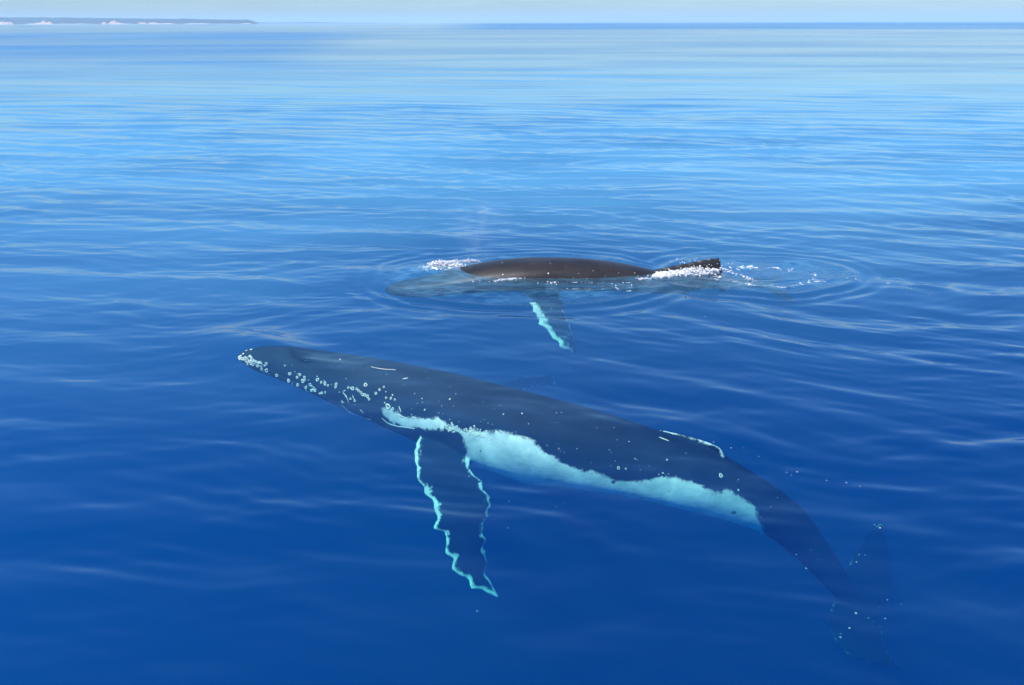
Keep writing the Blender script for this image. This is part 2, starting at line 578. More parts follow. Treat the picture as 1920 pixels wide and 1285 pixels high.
    V = np.vstack((V, np.c_[V[ringN, :2], np.full(na, DEEP)], [[0, 0, DEEP]]))
    bot_c = len(V) - 1
    nxt = (np.arange(na) + 1) % na
    fan_top = np.stack((np.full(na, top_c), ring0[nxt], ring0), -1)
    side = np.stack((ringN, ringN[nxt], low[nxt], low), -1)
    fan_bot = np.stack((np.full(na, bot_c), low, low[nxt]), -1)
    pad = na + 2

    def ext(a, v): return np.concatenate((a.ravel(), np.full(pad, v)))
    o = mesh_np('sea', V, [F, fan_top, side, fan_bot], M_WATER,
                attrs={'ruffle': ext(ruffle, 0.0), 'chop': ext(chop, 0.0), 'lift_and_churn': ext(lift_and_churn, 0.0), 'rough': ext(rough, 0.05), 'foam': ext(foam, -1.0)})
    tag(o, 'calm deep blue sea with soft ripples reaching to the horizon', kind='structure')
    bm = bmesh.new()
    bm.from_mesh(o.data)
    bmesh.ops.recalc_face_normals(bm, faces=bm.faces)
    bm.to_mesh(o.data)
    bm.free()
    # seabed
    a = np.linspace(0, 2 * math.pi, 97)[:-1]
    rad = [0, 50, 400, 3000, 22500]
    bv = [[0, 0, -72]]
    for q in rad[1:]:
        for ang in a:
            bv.append([q * math.cos(ang), q * math.sin(ang), -72 + 1.5 * mnoise.noise(Vector((q * math.cos(ang) / 60, q * math.sin(ang) / 60, 0)))])
    bf = [np.array([[0, 1 + i, 1 + (i + 1) % 96] for i in range(96)])]
    bf.append(np.array([[1 + k * 96 + i, 1 + (k + 1) * 96 + i, 1 + (k + 1) * 96 + (i + 1) % 96, 1 + k * 96 + (i + 1) % 96] for k in range(3) for i in range(96)]))
    tag(mesh_np('seabed', bv, bf, M_BED), 'dark seabed far below the blue water', kind='structure')
    return o


build_water()


# ------------------------------------------------------------------ headland
def build_hills():
    D = 8000.0
    prof = [(-420, 15), (-300, 14), (-150, 13), (0, 13.5), (60, 13), (120, 12.5), (180, 12), (270, 10.6), (330, 9.6),
            (370, 9), (385, 10), (430, 7.8), (480, 7.2), (496, 7.6), (505, 5.2), (514, 0.2)]
    px = np.array([p[0] for p in prof], float)
    hh = np.array([p[1] for p in prof]) * D / F_PX
    xs = np.linspace(-420, 514, 420)
    top = np.interp(xs, px, hh)
    top += 1.6 * value_noise(xs / 9.0, xs * 0, 5) + 1.0 * value_noise(xs / 3.1, xs * 0, 6) * (top > 6)
    rows = [(-60, 0.0, 0), (0, 0.02, 2.0), (35, 0.16, 2), (90, 0.42, 0), (220, 0.72, 0), (420, 0.9, 0), (700, 1.0, 0), (1000, 0.93, 0), (1800, 0.5, 0), (2600, -0.2, 0)]
    V, hcol = [], []
    for i, xx in enumerate(xs):
        X = (xx - 960) / F_PX * D
        for j, (dy, f, a) in enumerate(rows):
            g = 45 * float(value_noise(np.array([xx / 14.0]), np.array([j * 0.4]), 9)[0])
            z = -3 + (top[i] + 3) * max(f, -0.5) + (a if f < 0.1 else 0)
            if 0.1 < f < 0.95:
                z += top[i] * 0.10 * float(value_noise(np.array([xx / 6.0]), np.array([j * 0.9]), 13)[0])
            V.append((X * (1 + (dy + g) / D), D + dy + g, z))
    nv = len(rows)
    o = mesh_np('hills', V, grid_faces(len(xs), nv)[:, ::-1], M_HILL)
    tag(o, 'long low scrub covered headland with pale sand cliffs along the far left shore', kind='structure')
    V = np.array(V).reshape(len(xs), nv, 3)
    # bare cliff faces: sheets standing just proud of the slope
    bare = [(-60, -20, .7), (-4, 26, .55), (27, 50, .62), (56, 86, .5), (120, 154, .62), (239, 249, .5), (250, 276, .65), (302, 320, .5), (322, 342, .45), (347, 366, .35), (166, 178, .16), (196, 214, .16)]
    for a, b, f in bare:
        k = max(5, int((b - a) / 1.5))
        g = np.linspace(0, 1, k)
        hgt = np.sin(math.pi * g) ** 0.6 * (0.75 + 0.35 * value_noise(g * 6 + a, g * 0, 17))
        verts = []
        for s, q in zip(g, hgt):
            xx = a + (b - a) * s
            tp = float(np.interp(xx, xs, top))
            for m in range(6):
                w = m / 5
                z = 0.5 + tp * f * 0.8 * max(q, 0.05) * w
                dy = -28 + 75 * w * f + 9 * float(value_noise(np.array([xx / 2.2]), np.array([m * 1.1]), 23)[0])
                verts.append(((xx - 960) / F_PX * D, D + dy - 8 - 25, z))
        c = mesh_np('cliff', verts, grid_faces(k, 6)[:, ::-1], M_CLIFF, o, smooth=False)
        c.data.materials[0] = M_CLIFF
    bx = np.linspace(-420, 505, 160)
    verts = []
    for xx in bx:
        n = float(value_noise(np.array([xx / 20.0]), np.array([0.0]), 27)[0])
        X = (xx - 960) / F_PX * D
        verts += [(X, D - 95, -1.0), (X, D - 75, 1.6 + 1.6 * n), (X, D - 50, 2.2 + 2.4 * n)]
    mesh_np('beach', verts, grid_faces(len(bx), 3)[:, ::-1], M_SAND, o)
    # a second, lower and farther point
    D2 = 14000.0
    xs = np.linspace(470, 780, 120)
    tp = np.interp(xs, [470, 520, 545, 560, 590, 615, 650, 700, 780], [3, 1.6, 2.2, 2.0, 2.6, 1.9, 1.2, 0.8, 0.0]) * D2 / F_PX
    V = []
    for xx, tt in zip(xs, tp):
        X = (xx - 960) / F_PX * D2
        for dy, f in ((0, -0.1), (60, 0.35), (300, 0.85), (800, 1.0), (1800, -0.1)):
            V.append((X, D2 + dy, tt * f + 0.6 * float(value_noise(np.array([xx / 5]), np.array([dy / 300]), 8)[0])))
    tag(mesh_np('distant_hills', V, grid_faces(len(xs), 5)[:, ::-1], M_HILL), 'very faint low point of land beyond the headland tip', kind='structure')


build_hills()


# ------------------------------------------------------------------ haze
def box(name, lo, hi, mat):
    x0, y0, z0 = lo; x1, y1, z1 = hi
    v = [(x0, y0, z0), (x1, y0, z0), (x1, y1, z0), (x0, y1, z0), (x0, y0, z1), (x1, y0, z1), (x1, y1, z1), (x0, y1, z1)]
    f = np.array([(0, 3, 2, 1), (4, 5, 6, 7), (0, 1, 5, 4), (1, 2, 6, 5), (2, 3, 7, 6), (3, 0, 4, 7)])
    return mesh_np(name, v, f, mat, smooth=False)


def volume_material(name, col, dens):
    t = NT(name)
    p = t.n('ShaderNodeVolumePrincipled')
    p.inputs['Color'].default_value = col + (1,)
    p.inputs['Density'].default_value = dens
    p.inputs['Anisotropy'].default_value = 0.0
    t.l(p.outputs[0], t.out.inputs['Volume'])
    return t


HAZE = 0.75e-4
if HAZE:
    M_HAZE = volume_material('haze_air', (0.62, 0.84, 1.0), HAZE).m
    tag(box('haze', (-23500, -23500, -78), (23500, 23500, 110), M_HAZE), 'thin pale haze over the sea', 'haze', kind='stuff')


# ------------------------------------------------------------------ whales
def loft_body(st, roll, tip_round=True, nu=330, nt=128, white_px=None, near_sign=1.0, groove=(0.03, 0.5), mouth=True):
    """st: list of (x,y,z, up radius, down radius, side radius) head to tail. Returns verts, faces, white, uv(u,theta)."""
    st = np.array(st, float)
    seg = np.linalg.norm(np.diff(st[:, :3], axis=0), axis=1)
    key = np.concatenate(([0], np.cumsum(seg)))
    L = key[-1]
    key /= L
    u = np.linspace(0, 1, nu) ** 1.12
    c = catmull(key, st, u)
    P = c[:, :3]
    ru, rd, rs = c[:, 3], c[:, 4], c[:, 5]
    # blunt rounded snout and closed tail end
    cap = np.sqrt(np.clip(1 - (1 - np.clip(u / 0.045, 0, 1))**2, 0, 1)) ** 0.9
    ru, rd, rs = ru * cap, rd * cap, rs * cap
    T = np.gradient(P, axis=0)
    T /= np.linalg.norm(T, axis=1)[:, None]
    up = np.array((0, 0, 1.0))
    N = up - (T @ up)[:, None] * T
    N /= np.linalg.norm(N, axis=1)[:, None]
    B = np.cross(T, N)                         # T runs head to tail
    rl = np.interp(u, [0, 1], roll) if not np.isscalar(roll) else np.full(nu, roll)
    cr, sr = np.cos(rl)[:, None], np.sin(rl)[:, None]
    N, B = N * cr + B * sr, B * cr - N * sr
    th = np.linspace(0, 2 * math.pi, nt, endpoint=False)
    # th 0 = dorsal, grows towards B side; near side is near_sign*B
    ct, st_ = np.cos(th), np.sin(th)
    U, TH = np.meshgrid(u, th, indexing='ij')
    rv = np.where(ct[None, :] > 0, ru[:, None], rd[:, None])
    # superelliptic section: fuller belly, slightly peaked back
    e_top, e_bot = 0.96, 0.92
    yy = np.sign(ct) * np.abs(ct) ** np.where(ct > 0, e_top, e_bot)
    ss = np.sign(st_) * np.abs(st_) ** 0.95
    off_n = rv * yy[None, :]
    off_b = rs[:, None] * ss[None, :]
    ang = np.abs((TH + math.pi) % (2 * math.pi) - math.pi)          # 0 dorsal, pi ventral
    scale = np.ones_like(U)
    rmean = (ru + rd + rs)[:, None] / 3 + 1e-3
    # ventral pleats
    pl = smoothstep(1.75, 2.0, ang) * smoothstep(groove[0], groove[0] + 0.03, U) * smoothstep(groove[1], groove[1] - 0.08, U)
    scale -= pl * 0.014 / rmean * (0.5 + 0.5 * np.cos(ang * 36)) ** 2
    if mouth:
        line = 1.52 + 0.10 * np.sin(U / 0.20 * math.pi) + 0.55 * smoothstep(0.15, 0.225, U)
        m = np.exp(-((ang - line) * rmean / 0.022)**2) * smoothstep(0.235, 0.215, U)
        scale -= m * 0.035 / rmean
        lip = np.exp(-((ang - line - 0.16) * rmean / 0.07)**2) * smoothstep(0.24, 0.18, U)
        scale += lip * 0.022 / rmean
        # median ridge and blowhole mound
        scale += 0.03 / rmean * np.exp(-(ang * rmean / 0.06)**2) * smoothstep(0.02, 0.06, U) * smoothstep(0.17, 0.13, U)
        scale += 0.055 / rmean * np.exp(-(ang * rmean / 0.16)**2) * np.exp(-((U - 0.175) / 0.022)**2)
    # keel along the tail stock
    scale += 0.10 * np.exp(-(ang / 0.25)**2) * smoothstep(0.62, 0.8, U)
    scale += 0.02 * value_noise(U * 14, ang * 2.2, 3) * smoothstep(0.0, 0.1, U)
    off_n *= scale
    off_b *= scale
    V = P[:, None, :] + off_n[..., None] * N[:, None, :] + off_b[..., None] * B[:, None, :]
    F = grid_faces(nu, nt, wrap_v=True)
    V = V.reshape(-1, 3)
    n0 = len(V)
    V = np.vstack((V, P[0], P[-1]))
    j = np.arange(nt); jn = (j + 1) % nt
    f1 = np.stack((np.full(nt, n0), jn, j), -1)
    f2 = np.stack((np.full(nt, n0 + 1), (nu - 1) * nt + j, (nu - 1) * nt + jn), -1)
    white = np.full((nu, nt), -1.0)
    if white_px:
        # pigment is the same on both flanks: read it on the flank turned to the camera
        G = V[:n0].reshape(nu, nt, 3)
        half = nt // 2
        near = [(k if near_sign > 0 else (nt - k) % nt) for k in range(half + 1)]
        jmax = int(half * 0.80)
        for k in range(half + 1):
            kk = min(k, jmax)
            pp = G[:, near[kk], :]
            q = to_px(pp)
            sdv = np.full(nu, -1e9)
            for poly in white_px:
                sdv = np.maximum(sdv, sd_poly(q, poly))
            val = sdv * depth(pp) / F_PX
            white[:, near[k]] = val
            white[:, (nt - near[k]) % nt] = val
    white = np.concatenate((white.ravel(), [-1, -1]))
    return V, [F, f1, f2], white


def loft_fin(lead, trail, thick, roots_in=0.0, n=90, m=28, knob=0.0, wl=0.12, wt=0.08, base=-0.35, seed=0, zz=0.0, tip_white=0.1):
    """a flattened limb between two edge curves given as lists of world points (same length)"""
    lead, trail = np.array(lead), np.array(trail)
    k = np.linspace(0, 1, len(lead))
    t = np.linspace(0, 1, n)
    A = catmull(k, lead, t)
    Bp = catmull(k, trail, t)
    span = np.gradient((A + Bp) / 2, axis=0)
    span /= np.linalg.norm(span, axis=1)[:, None] + 1e-9
    ch = Bp - A
    wid = np.linalg.norm(ch, axis=1)
    cn = ch / (wid[:, None] + 1e-9)
    nrm = np.cross(span, cn)
    nrm /= np.linalg.norm(nrm, axis=1)[:, None] + 1e-9
    kn = knob * np.abs(np.sin(t * math.pi * 8.5 + seed)) ** 0.7 * smoothstep(0.02, 0.12, t) * smoothstep(1.0, 0.9, t)
    A = A - cn * kn[:, None]
    Bp = Bp + cn * (0.35 * knob * np.sin(t * 41 + seed) * smoothstep(0.05, 0.2, t))[:, None]
    zig = zz * (np.sin(t * 47 + seed) + 0.7 * np.sin(t * 83 + 2 * seed)) * smoothstep(0.1, 0.4, t)
    A += cn * zig[:, None]; Bp += cn * zig[:, None] * 0.8
    ch = Bp - A
    wid = np.linalg.norm(ch, axis=1)
    a = np.linspace(0, 2 * math.pi, m, endpoint=False)
    w = (1 - np.cos(a)) / 2                         # 0 lead .. 1 trail
    prof = np.sign(np.sin(a)) * (1.35 * np.sqrt(np.clip(w, 0, 1)) * (1 - w) ** 0.8 + 0.16 * np.sqrt(np.clip(w * (1 - w) * 4, 0, 1)))
    th = np.interp(t, [0, 1], thick)
    th = np.minimum(th, wid * 0.5)
    V = A[:, None, :] + ch[:, None, :] * w[None, :, None] + nrm[:, None, :] * (prof[None, :, None] * th[:, None, None] * 0.5)
    dl = w[None, :] * wid[:, None]
    dt = (1 - w[None, :]) * wid[:, None]
    white = np.maximum(wl - dl, wt - dt)
    white = np.maximum(white, (tip_white - (1 - t)[:, None] * 2.0))
    white = np.maximum(white, base) * np.ones_like(dl)
    F = grid_faces(n, m, wrap_v=True)
    V = V.reshape(-1, 3)
    n0 = len(V)
    V = np.vstack((V, (A[0] + Bp[0]) / 2, (A[-1] + Bp[-1]) / 2))
    j = np.arange(m); jn = (j + 1) % m
    f1 = np.stack((np.full(m, n0), jn, j), -1)
    f2 = np.stack((np.full(m, n0 + 1), (n - 1) * m + j, (n - 1) * m + jn), -1)
    return V, [F, f1, f2], np.concatenate((white.ravel(), [base, tip_white]))


def weld_parts(name, parts, voxel, mat, parent):
    """join closed shells into one continuous skin (voxel remesh), carrying the pigment field across"""
    Vs, Fs, W, off = [], [], [], 0
    for V, F, w in parts:
        Vs.append(V); W.append(w)
        Fs += [f + off for f in F]
        off += len(V)
    V = np.vstack(Vs); W = np.concatenate(W)
    tmp = mesh_np('tmp', V, Fs, None)
    bm = bmesh.new(); bm.from_mesh(tmp.data)
    bmesh.ops.recalc_face_normals(bm, faces=bm.faces)
    bm.to_mesh(tmp.data); bm.free()
    md = tmp.modifiers.new('r', 'REMESH')
    md.mode = 'VOXEL'
    md.voxel_size = voxel
    sm = tmp.modifiers.new('s', 'SMOOTH')
    sm.factor = 0.5
    sm.iterations = 2
    dg = bpy.context.evaluated_depsgraph_get()
    me = bpy.data.meshes.new_from_object(tmp.evaluated_get(dg))
    bpy.data.objects.remove(tmp)
    kd = kdtree.KDTree(len(V))
    for i, v in enumerate(V):
        kd.insert(v, i)
    kd.balance()
    vals = np.empty(len(me.vertices), np.float32)
    for i, v in enumerate(me.vertices):
        s = w = 0.0
        for co, idx, d in kd.find_n(v.co, 3):
            q = 1.0 / (d + 0.003)
            s += W[idx] * q; w += q
        vals[i] = s / w
    me.polygons.foreach_set('use_smooth', np.ones(len(me.polygons), bool))
    a = me.attributes.new('white', 'FLOAT', 'POINT')
    a.data.foreach_set('value', vals)
    me.materials.clear()
    me.materials.append(mat)
    me.name = name
    o = bpy.data.objects.new(name, me)
    sc.collection.objects.link(o)
    o.parent = parent
    o.matrix_parent_inverse = Matrix.Translation(-parent.location)
    return o


def thing(name, label, cat, loc, group=None):
    o = bpy.data.objects.new(name, None)
    sc.collection.objects.link(o)
    o.empty_display_size = 0.5
    o.location = loc
    return tag(o, label, cat, group)


GROUP = 'humpback whales swimming together'

# ---------------- near whale, just under the surface, left flank and pale belly to the camera
stp = [  # px, py, z, half height in px
    (446, 667, -0.22, 14), (470, 671, -0.30, 22), (520, 679, -0.46, 31), (600, 699, -0.60, 43), (700, 730, -0.72, 59),
    (800, 761, -0.86, 71), (900, 793, -0.98, 80), (1000, 822, -1.08, 84), (1100, 843, -1.16, 78), (1200, 867, -1.26, 70),
    (1300, 896, -1.40, 64), (1400, 936, -1.75, 51), (1455, 967, -2.1, 43), (1505, 1012, -2.6, 35),
    (1550, 1065, -3.1, 27), (1585, 1110, -3.5, 20), (1612, 1145, -3.8, 11)]
st = []
for a, b, z, hp in stp:
    p = at(a, b, z)
    r = hp * 0.955 * depth(p) / F_PX
    st.append((*p, r, r, r * 1.02))
near = thing('humpback_whale', 'near humpback whale just under the surface with pale belly patch and long hanging flipper', 'whale', st[8][:3], GROUP)
white_patch = [
    [(714, 764), (728, 766), (745, 774), (758, 786), (780, 783), (800, 780), (820, 782), (842, 796), (870, 806), (905, 806),
     (935, 806), (962, 813), (1000, 826), (1022, 850), (1060, 866), (1100, 883), (1150, 896), (1185, 904), (1212, 900),
     (1248, 890), (1262, 892), (1290, 897), (1325, 917), (1335, 922), (1362, 922), (1388, 930), (1408, 942), (1418, 962), (1432, 992),
     (1440, 1080), (1100, 1000), (930, 960), (900, 900), (880, 870), (876, 840), (862, 815), (835, 806), (790, 803), (760, 802), (735, 792), (716, 778)],
    [(548, 726), (600, 752), (650, 775), (700, 795), (720, 806), (700, 830), (540, 760)],
]
V, F, W = loft_body(st, R(14), white_px=white_patch, near_sign=1.0)
body_parts = [(V, F, W)]
# which side of the spine is the camera's: B must point to the camera, else mirror
LE = [(800, 800), (782, 834), (781, 860), (789, 905), (812, 938), (821, 985), (838, 1010), (845, 1050), (864, 1077), (892, 1100), (926, 1119)]
TE = [(885, 815), (884, 845), (880, 872), (897, 897), (919, 930), (920, 955), (908, 985), (910, 1012), (912, 1040), (914, 1075), (934, 1121)]
zf = np.linspace(-1.05, -2.9, len(LE))
lead = [at(a, b, z) for (a, b), z in zip(LE, zf)]
trail = [at(a, b, z - 0.04) for (a, b), z in zip(TE, zf)]
body_parts.append(loft_fin(lead, trail, (0.24, 0.08), knob=0.045, wl=0.07, wt=0.085, base=-0.10, zz=0.04, tip_white=0.08, n=130))
# far-side flipper, swept down on the other flank
LE = [(905, 770), (912, 742), (935, 725), (965, 712), (1000, 706), (1040, 706)]
zf2 = np.linspace(-1.2, -3.4, len(LE))
lead = [at(a, b, z) for (a, b), z in zip(LE, zf2)]
trail = [at(a + 55 * (1 - k / 5.2), b + 18, z - 0.05) for k, ((a, b), z) in enumerate(zip(LE, zf2))]
body_parts.append(loft_fin(lead, trail, (0.2, 0.08), knob=0.03, wl=0.02, wt=0.02, base=-0.3))
# dorsal fin: low hooked fin on the crest of the back
fin_base = [(1215, 815), (1255, 824), (1300, 840), (1345, 862), (1375, 880)]
fin_top = [(1216, 806), (1256, 812), (1300, 822), (1345, 838), (1356, 856)]
lead = [at(a, b, z) for (a, b), z in zip(fin_top, (-0.75, -0.74, -0.74, -0.76, -0.92))]
trail = [at(a, b, z) for (a, b), z in zip(fin_base, (-0.98, -1.0, -1.05, -1.15, -1.25))]
body_parts.append(loft_fin(lead, trail, (0.14, 0.09), wl=0.045, wt=-0.3, base=-0.25, n=60, tip_white=-0.3))
# flukes
LE = [(1650, 981), (1622, 1008), (1597, 1048), (1578, 1088), (1566, 1120), (1556, 1150), (1560, 1190), (1596, 1232), (1684, 1254)]
TE = [(1657, 986), (1668, 1045), (1674, 1098), (1664, 1136), (1648, 1158), (1654, 1180), (1658, 1206), (1672, 1234), (1692, 1259)]
zk = [-3.9, -3.8, -3.7, -3.65, -3.65, -3.7, -3.75, -3.85, -4.0]
lead = [at(a, b, z) for (a, b), z in zip(LE, zk)]
trail = [at(a, b, z - 0.03) for (a, b), z in zip(TE, zk)]
body_parts.append(loft_fin(lead, trail, (0.12, 0.12), wl=-0.005, wt=-0.01, base=-0.10, n=110, tip_white=-0.3))
near_body = weld_parts('body', body_parts, 0.024, M_SKIN, near)


def bvh_of(o):
    me = o.data
    vs = [v.co.copy() for v in me.vertices]
    return bvhtree.BVHTree.FromPolygons(vs, [tuple(p.vertices) for p in me.polygons])


def ring_mesh():
    n = 12
    prof = [(1.0, -0.25), (0.86, 0.42), (0.60, 0.50), (0.46, 0.12), (0.40, -0.2)]
    v, f = [], []
    for i in range(n):
        a = 2 * math.pi * i / n
        w = 1 + 0.10 * math.sin(3 * a + 1) + 0.06 * math.sin(5 * a)
        for r, z in prof:
            v.append((r * w * math.cos(a), r * w * math.sin(a), z))
    for i in range(n):
        for j in range(len(prof) - 1):
            f.append((i * 5 + j, ((i + 1) % n) * 5 + j, ((i + 1) % n) * 5 + j + 1, i * 5 + j + 1))
    me = bpy.data.meshes.new('barnacle')
    me.from_pydata(v, [], f)
    me.materials.append(M_BARN)
    for p in me.polygons: p.use_smooth = True
    return me


def knob_mesh():
    bm = bmesh.new()
    bmesh.ops.create_icosphere(bm, subdivisions=1, radius=1.0)
    for v in bm.verts:
        v.co *= 0.8 + 0.35 * random.random()
        v.co.z *= 0.55
    me = bpy.data.meshes.new('barnacle')
    bm.to_mesh(me); bm.free()
    me.materials.append(M_BARN)
    for p in me.polygons: p.use_smooth = True
    return me


ME_RING, ME_KNOB = ring_mesh(), knob_mesh()


def put_on(bvh, parent, px, py, size, mesh, name='barnacle', stretch=1.0, yaw=None):
    tgt = at(px, py, -1.0)
    d = Vector(tgt - CO).normalized()
    hit, nrm, idx, dist = bvh.ray_cast(Vector(CO), d)
    if hit is None:
        return None
    r = size * dist / F_PX
    o = bpy.data.objects.new(name, mesh)
    sc.collection.objects.link(o)
    o.parent = parent
    q = nrm.to_track_quat('Z', 'Y')
    m = Matrix.Translation(hit - parent.location) @ q.to_matrix().to_4x4() @ Matrix.Rotation(random.random() * 6.28 if yaw is None else yaw, 4, 'Z')
    m = m @ Matrix.Diagonal((r * stretch, r, r * 0.8, 1))
    o.matrix_local = m
    return o


bvh = bvh_of(near_body)
rings = [(519, 704, 4.2), (543, 701, 3.6), (557, 708, 4.2), (562, 703, 3), (571, 708, 4), (568, 715, 4.4), (571, 712, 3.4), (595, 712, 4.0),
         (549, 721, 3.6), (541, 714, 3.4), (558, 722, 3.4), (560, 728, 3.8), (566, 731, 3.6), (574, 727, 3.6), (582, 722, 4.4), (585, 725, 3.8),
         (590, 728, 3.8), (576, 733, 3.6), (584, 733, 4), (591, 733, 3.6), (602, 717, 2.8), (610, 719, 3.2), (615, 723, 3), (631, 721, 4.4),
         (630, 726, 4), (653, 727, 3.4), (661, 729, 3.4), (669, 730, 3.4), (672, 733, 3.4), (677, 736, 3.6), (680, 740, 4), (684, 741, 3.2),
         (689, 743, 3.0), (692, 749, 3), (686, 722, 4.6), (728, 762, 4.4), (737, 767, 3.8), (494, 699, 3), (500, 695, 3), (505, 702, 3), (474, 683, 3.6),
         (483, 687, 3), (489, 683, 3.6), (499, 683, 3.8), (491, 693, 2.8), (720, 726, 2.6), (712, 731, 3), (705, 738, 2.6), (610, 736, 3.4), (604, 737, 3),
         (657, 748, 3), (665, 752, 3), (642, 754, 3), (724, 746, 2.4), (733, 747, 2.6), (740, 749, 2.6), (534, 686, 2.2), (845, 806, 3.4), (838, 800, 3), (873, 806, 3),
         (880, 812, 3.2), (866, 812, 2.8), (889, 808, 2.6), (895, 815, 3), (1160, 878, 4), (1352, 892, 3.4)]
for x_, y_, s_ in rings:
    put_on(bvh, near, x_ + random.uniform(-.5, .5), y_ + random.uniform(-.5, .5), s_ * random.uniform(0.7, 1.1), ME_RING, stretch=random.uniform(0.8, 1.35))
g = np.random.default_rng(5)
# chin cluster
for k in range(85):
    s = g.random()
    x_ = 449 + 44 * s + g.normal(0, 2.0)
    y_ = 671 + 14 * s + g.normal(0, 3.2 * (0.5 + s * (1 - s) * 3))
    put_on(bvh, near, x_, y_, g.uniform(1.6, 3.2), ME_KNOB if g.random() < 0.7 else ME_RING)
for x_, y_, s_ in ((468, 649.5, 3.6), (471, 654, 3), (462, 656, 2.6), (456, 662, 2.4), (450, 667, 2.6), (447, 672, 3)):
    put_on(bvh, near, x_, y_ + 1.5, s_, ME_KNOB)
# scattered small growths over head and flank
for k in range(95):
    x_ = 540 + 920 * g.random() ** 1.5
    yt = np.interp(x_, [450, 600, 800, 1000, 1200, 1400], [655, 662, 694, 742, 805, 890])
    yb = np.interp(x_, [450, 600, 700, 800, 1000, 1200, 1400], [690, 742, 785, 780, 835, 895, 960])
    q = g.random() ** 0.45
    put_on(bvh, near, x_, yt + (yb - yt) * q, 0.6 + 1.6 * g.random() ** 2, ME_KNOB, stretch=g.uniform(1, 1.8))
for k in range(70):
    q = g.random()
    x_ = 835 + 75 * q + g.normal(0, 6)
    y_ = 798 + 20 * q + g.normal(0, 5)
    put_on(bvh, near, x_, y_, g.uniform(1.2, 2.6), ME_RING if g.random() < .5 else ME_KNOB)


def put_scar(bvh, parent, pts, width):
    v, f = [], []
    hs = []
    for x_, y_ in pts:
        d = Vector(at(x_, y_, -1.0) - CO).normalized()
        hit, nrm, idx, dist = bvh.ray_cast(Vector(CO), d)
        if hit is None: return
        hs.append((hit, nrm, dist))
    k = np.linspace(0, 1, len(hs))
    P = catmull(k, np.array([h[0] for h in hs]), np.linspace(0, 1, 10))
    Nn = catmull(k, np.array([h[1] for h in hs]), np.linspace(0, 1, 10))
    for i in range(10):
        t_ = P[min(i + 1, 9)] - P[max(i - 1, 0)]
        t_ /= np.linalg.norm(t_) + 1e-9
        b_ = np.cross(t_, Nn[i])
        w = width * 0.009 * (0.35 + math.sin(math.pi * i / 9)) * (1 + 0.25 * math.sin(i * 2.3))
        for s_, h_ in ((-1, -0.012), (-0.5, 0.008), (0.5, 0.008), (1, -0.012)):
            v.append(P[i] + b_ * w * s_ + Nn[i] * h_)
    for i in range(9):
        for j in range(3):
            f.append((i * 4 + j, i * 4 + j + 1, i * 4 + 5 + j, i * 4 + 4 + j))
    o = mesh_np('scar', np.array(v) - np.array(parent.location), np.array(f), M_BARN, parent)


for pts, w in (([(643, 736), (650, 745), (654, 756)], 1.6), ([(661, 741), (665, 751)], 1.2), ([(748, 762), (752, 773)], 1.3),
               ([(743, 776), (752, 780), (763, 785)], 1.3), ([(773, 782), (782, 784)], 1.3), ([(716, 784), (728, 794), (742, 799), (756, 801), (778, 804)], 1.8),
               ([(643, 734), (649, 732)], 1.1), ([(755, 711), (765, 709)], 1.0), ([(675, 768), (682, 775)], 1.2), ([(695, 688), (715, 692), (742, 694)], 0.4),
               ([(640, 759), (655, 772), (672, 780), (695, 787)], 1.6), ([(573, 676), (580, 677)], 1.0), ([(1236, 820), (1254, 827)], 1.0)):
    put_scar(bvh, near, pts, w)

eye = put_on(bvh, near, 716, 757, 3.0, ME_KNOB, 'eye')
if eye:
    me = ME_KNOB.copy(); me.materials.clear(); me.materials.append(M_EYE); eye.data = me

# ---------------- far whale, back out of the water, swimming to the left
Y0 = 21.95
st = [(-3.3, Y0 + .15, -.52, .14, .12, .16), (-3.0, Y0 + .12, -.50, .18, .16, .25), (-2.2, Y0 + .05, -.40, .24, .25, .42), (-1.4, Y0, -.26, .32, .30, .54),
      (-0.5, Y0, -.15, .40, .34, .64), (0.6, Y0, -.12, .46, .35, .69), (1.9, Y0, -.12, .43, .35, .65), (2.9, Y0, -.16, .34, .33, .55),
      (3.8, Y0, -.27, .26, .30, .43), (4.8, Y0 + .1, -.37, .22, .24, .34), (5.6, Y0 + .45, -.47, .19, .18, .26), (6.4, Y0 + .95, -.60, .15, .13, .18),
      (6.95, Y0 + 1.3, -.70, .11, .09, .13)]
far = thing('humpback_whale', 'farther humpback whale with its dark wet back out of the water inside ripples', 'whale', st[5][:3], GROUP)
wp = [[(1288, 543), (1345, 540), (1352, 546), (1345, 556), (1290, 560)], [(1358, 541), (1398, 538), (1400, 546), (1360, 550)]]
V, F, W = loft_body(st, R(0), white_px=wp, near_sign=1.0)
parts = [(V, F, W)]
LE = [(962, 524), (975, 548), (990, 565), (1003, 585), (1013, 606), (1034, 628), (1052, 650), (1072, 661), (1086, 660)]
TE = [(1050, 524), (1050, 548), (1056, 566), (1060, 585), (1066, 602), (1072, 620), (1079, 640), (1083, 652), (1089, 662)]
zf = np.linspace(-0.25, -1.9, len(LE))
parts.append(loft_fin([at(a, b, z) for (a, b), z in zip(LE, zf)], [at(a, b, z - .03) for (a, b), z in zip(TE, zf)], (0.2, 0.08), knob=0.03, wl=0.15, wt=0.05, base=-0.035, zz=0.03, tip_white=0.18))
# other flipper
parts.append(loft_fin([(-0.5, Y0 + .3, -.3), (0.0, Y0 + 1.0, -.42), (0.7, Y0 + 1.6, -.56), (1.5, Y0 + 2.0, -.7)],
                      [(0.4, Y0 + .3, -.3), (0.8, Y0 + .9, -.45), (1.2, Y0 + 1.5, -.6), (1.6, Y0 + 2.0, -.72)], (0.2, 0.08), knob=0.03))
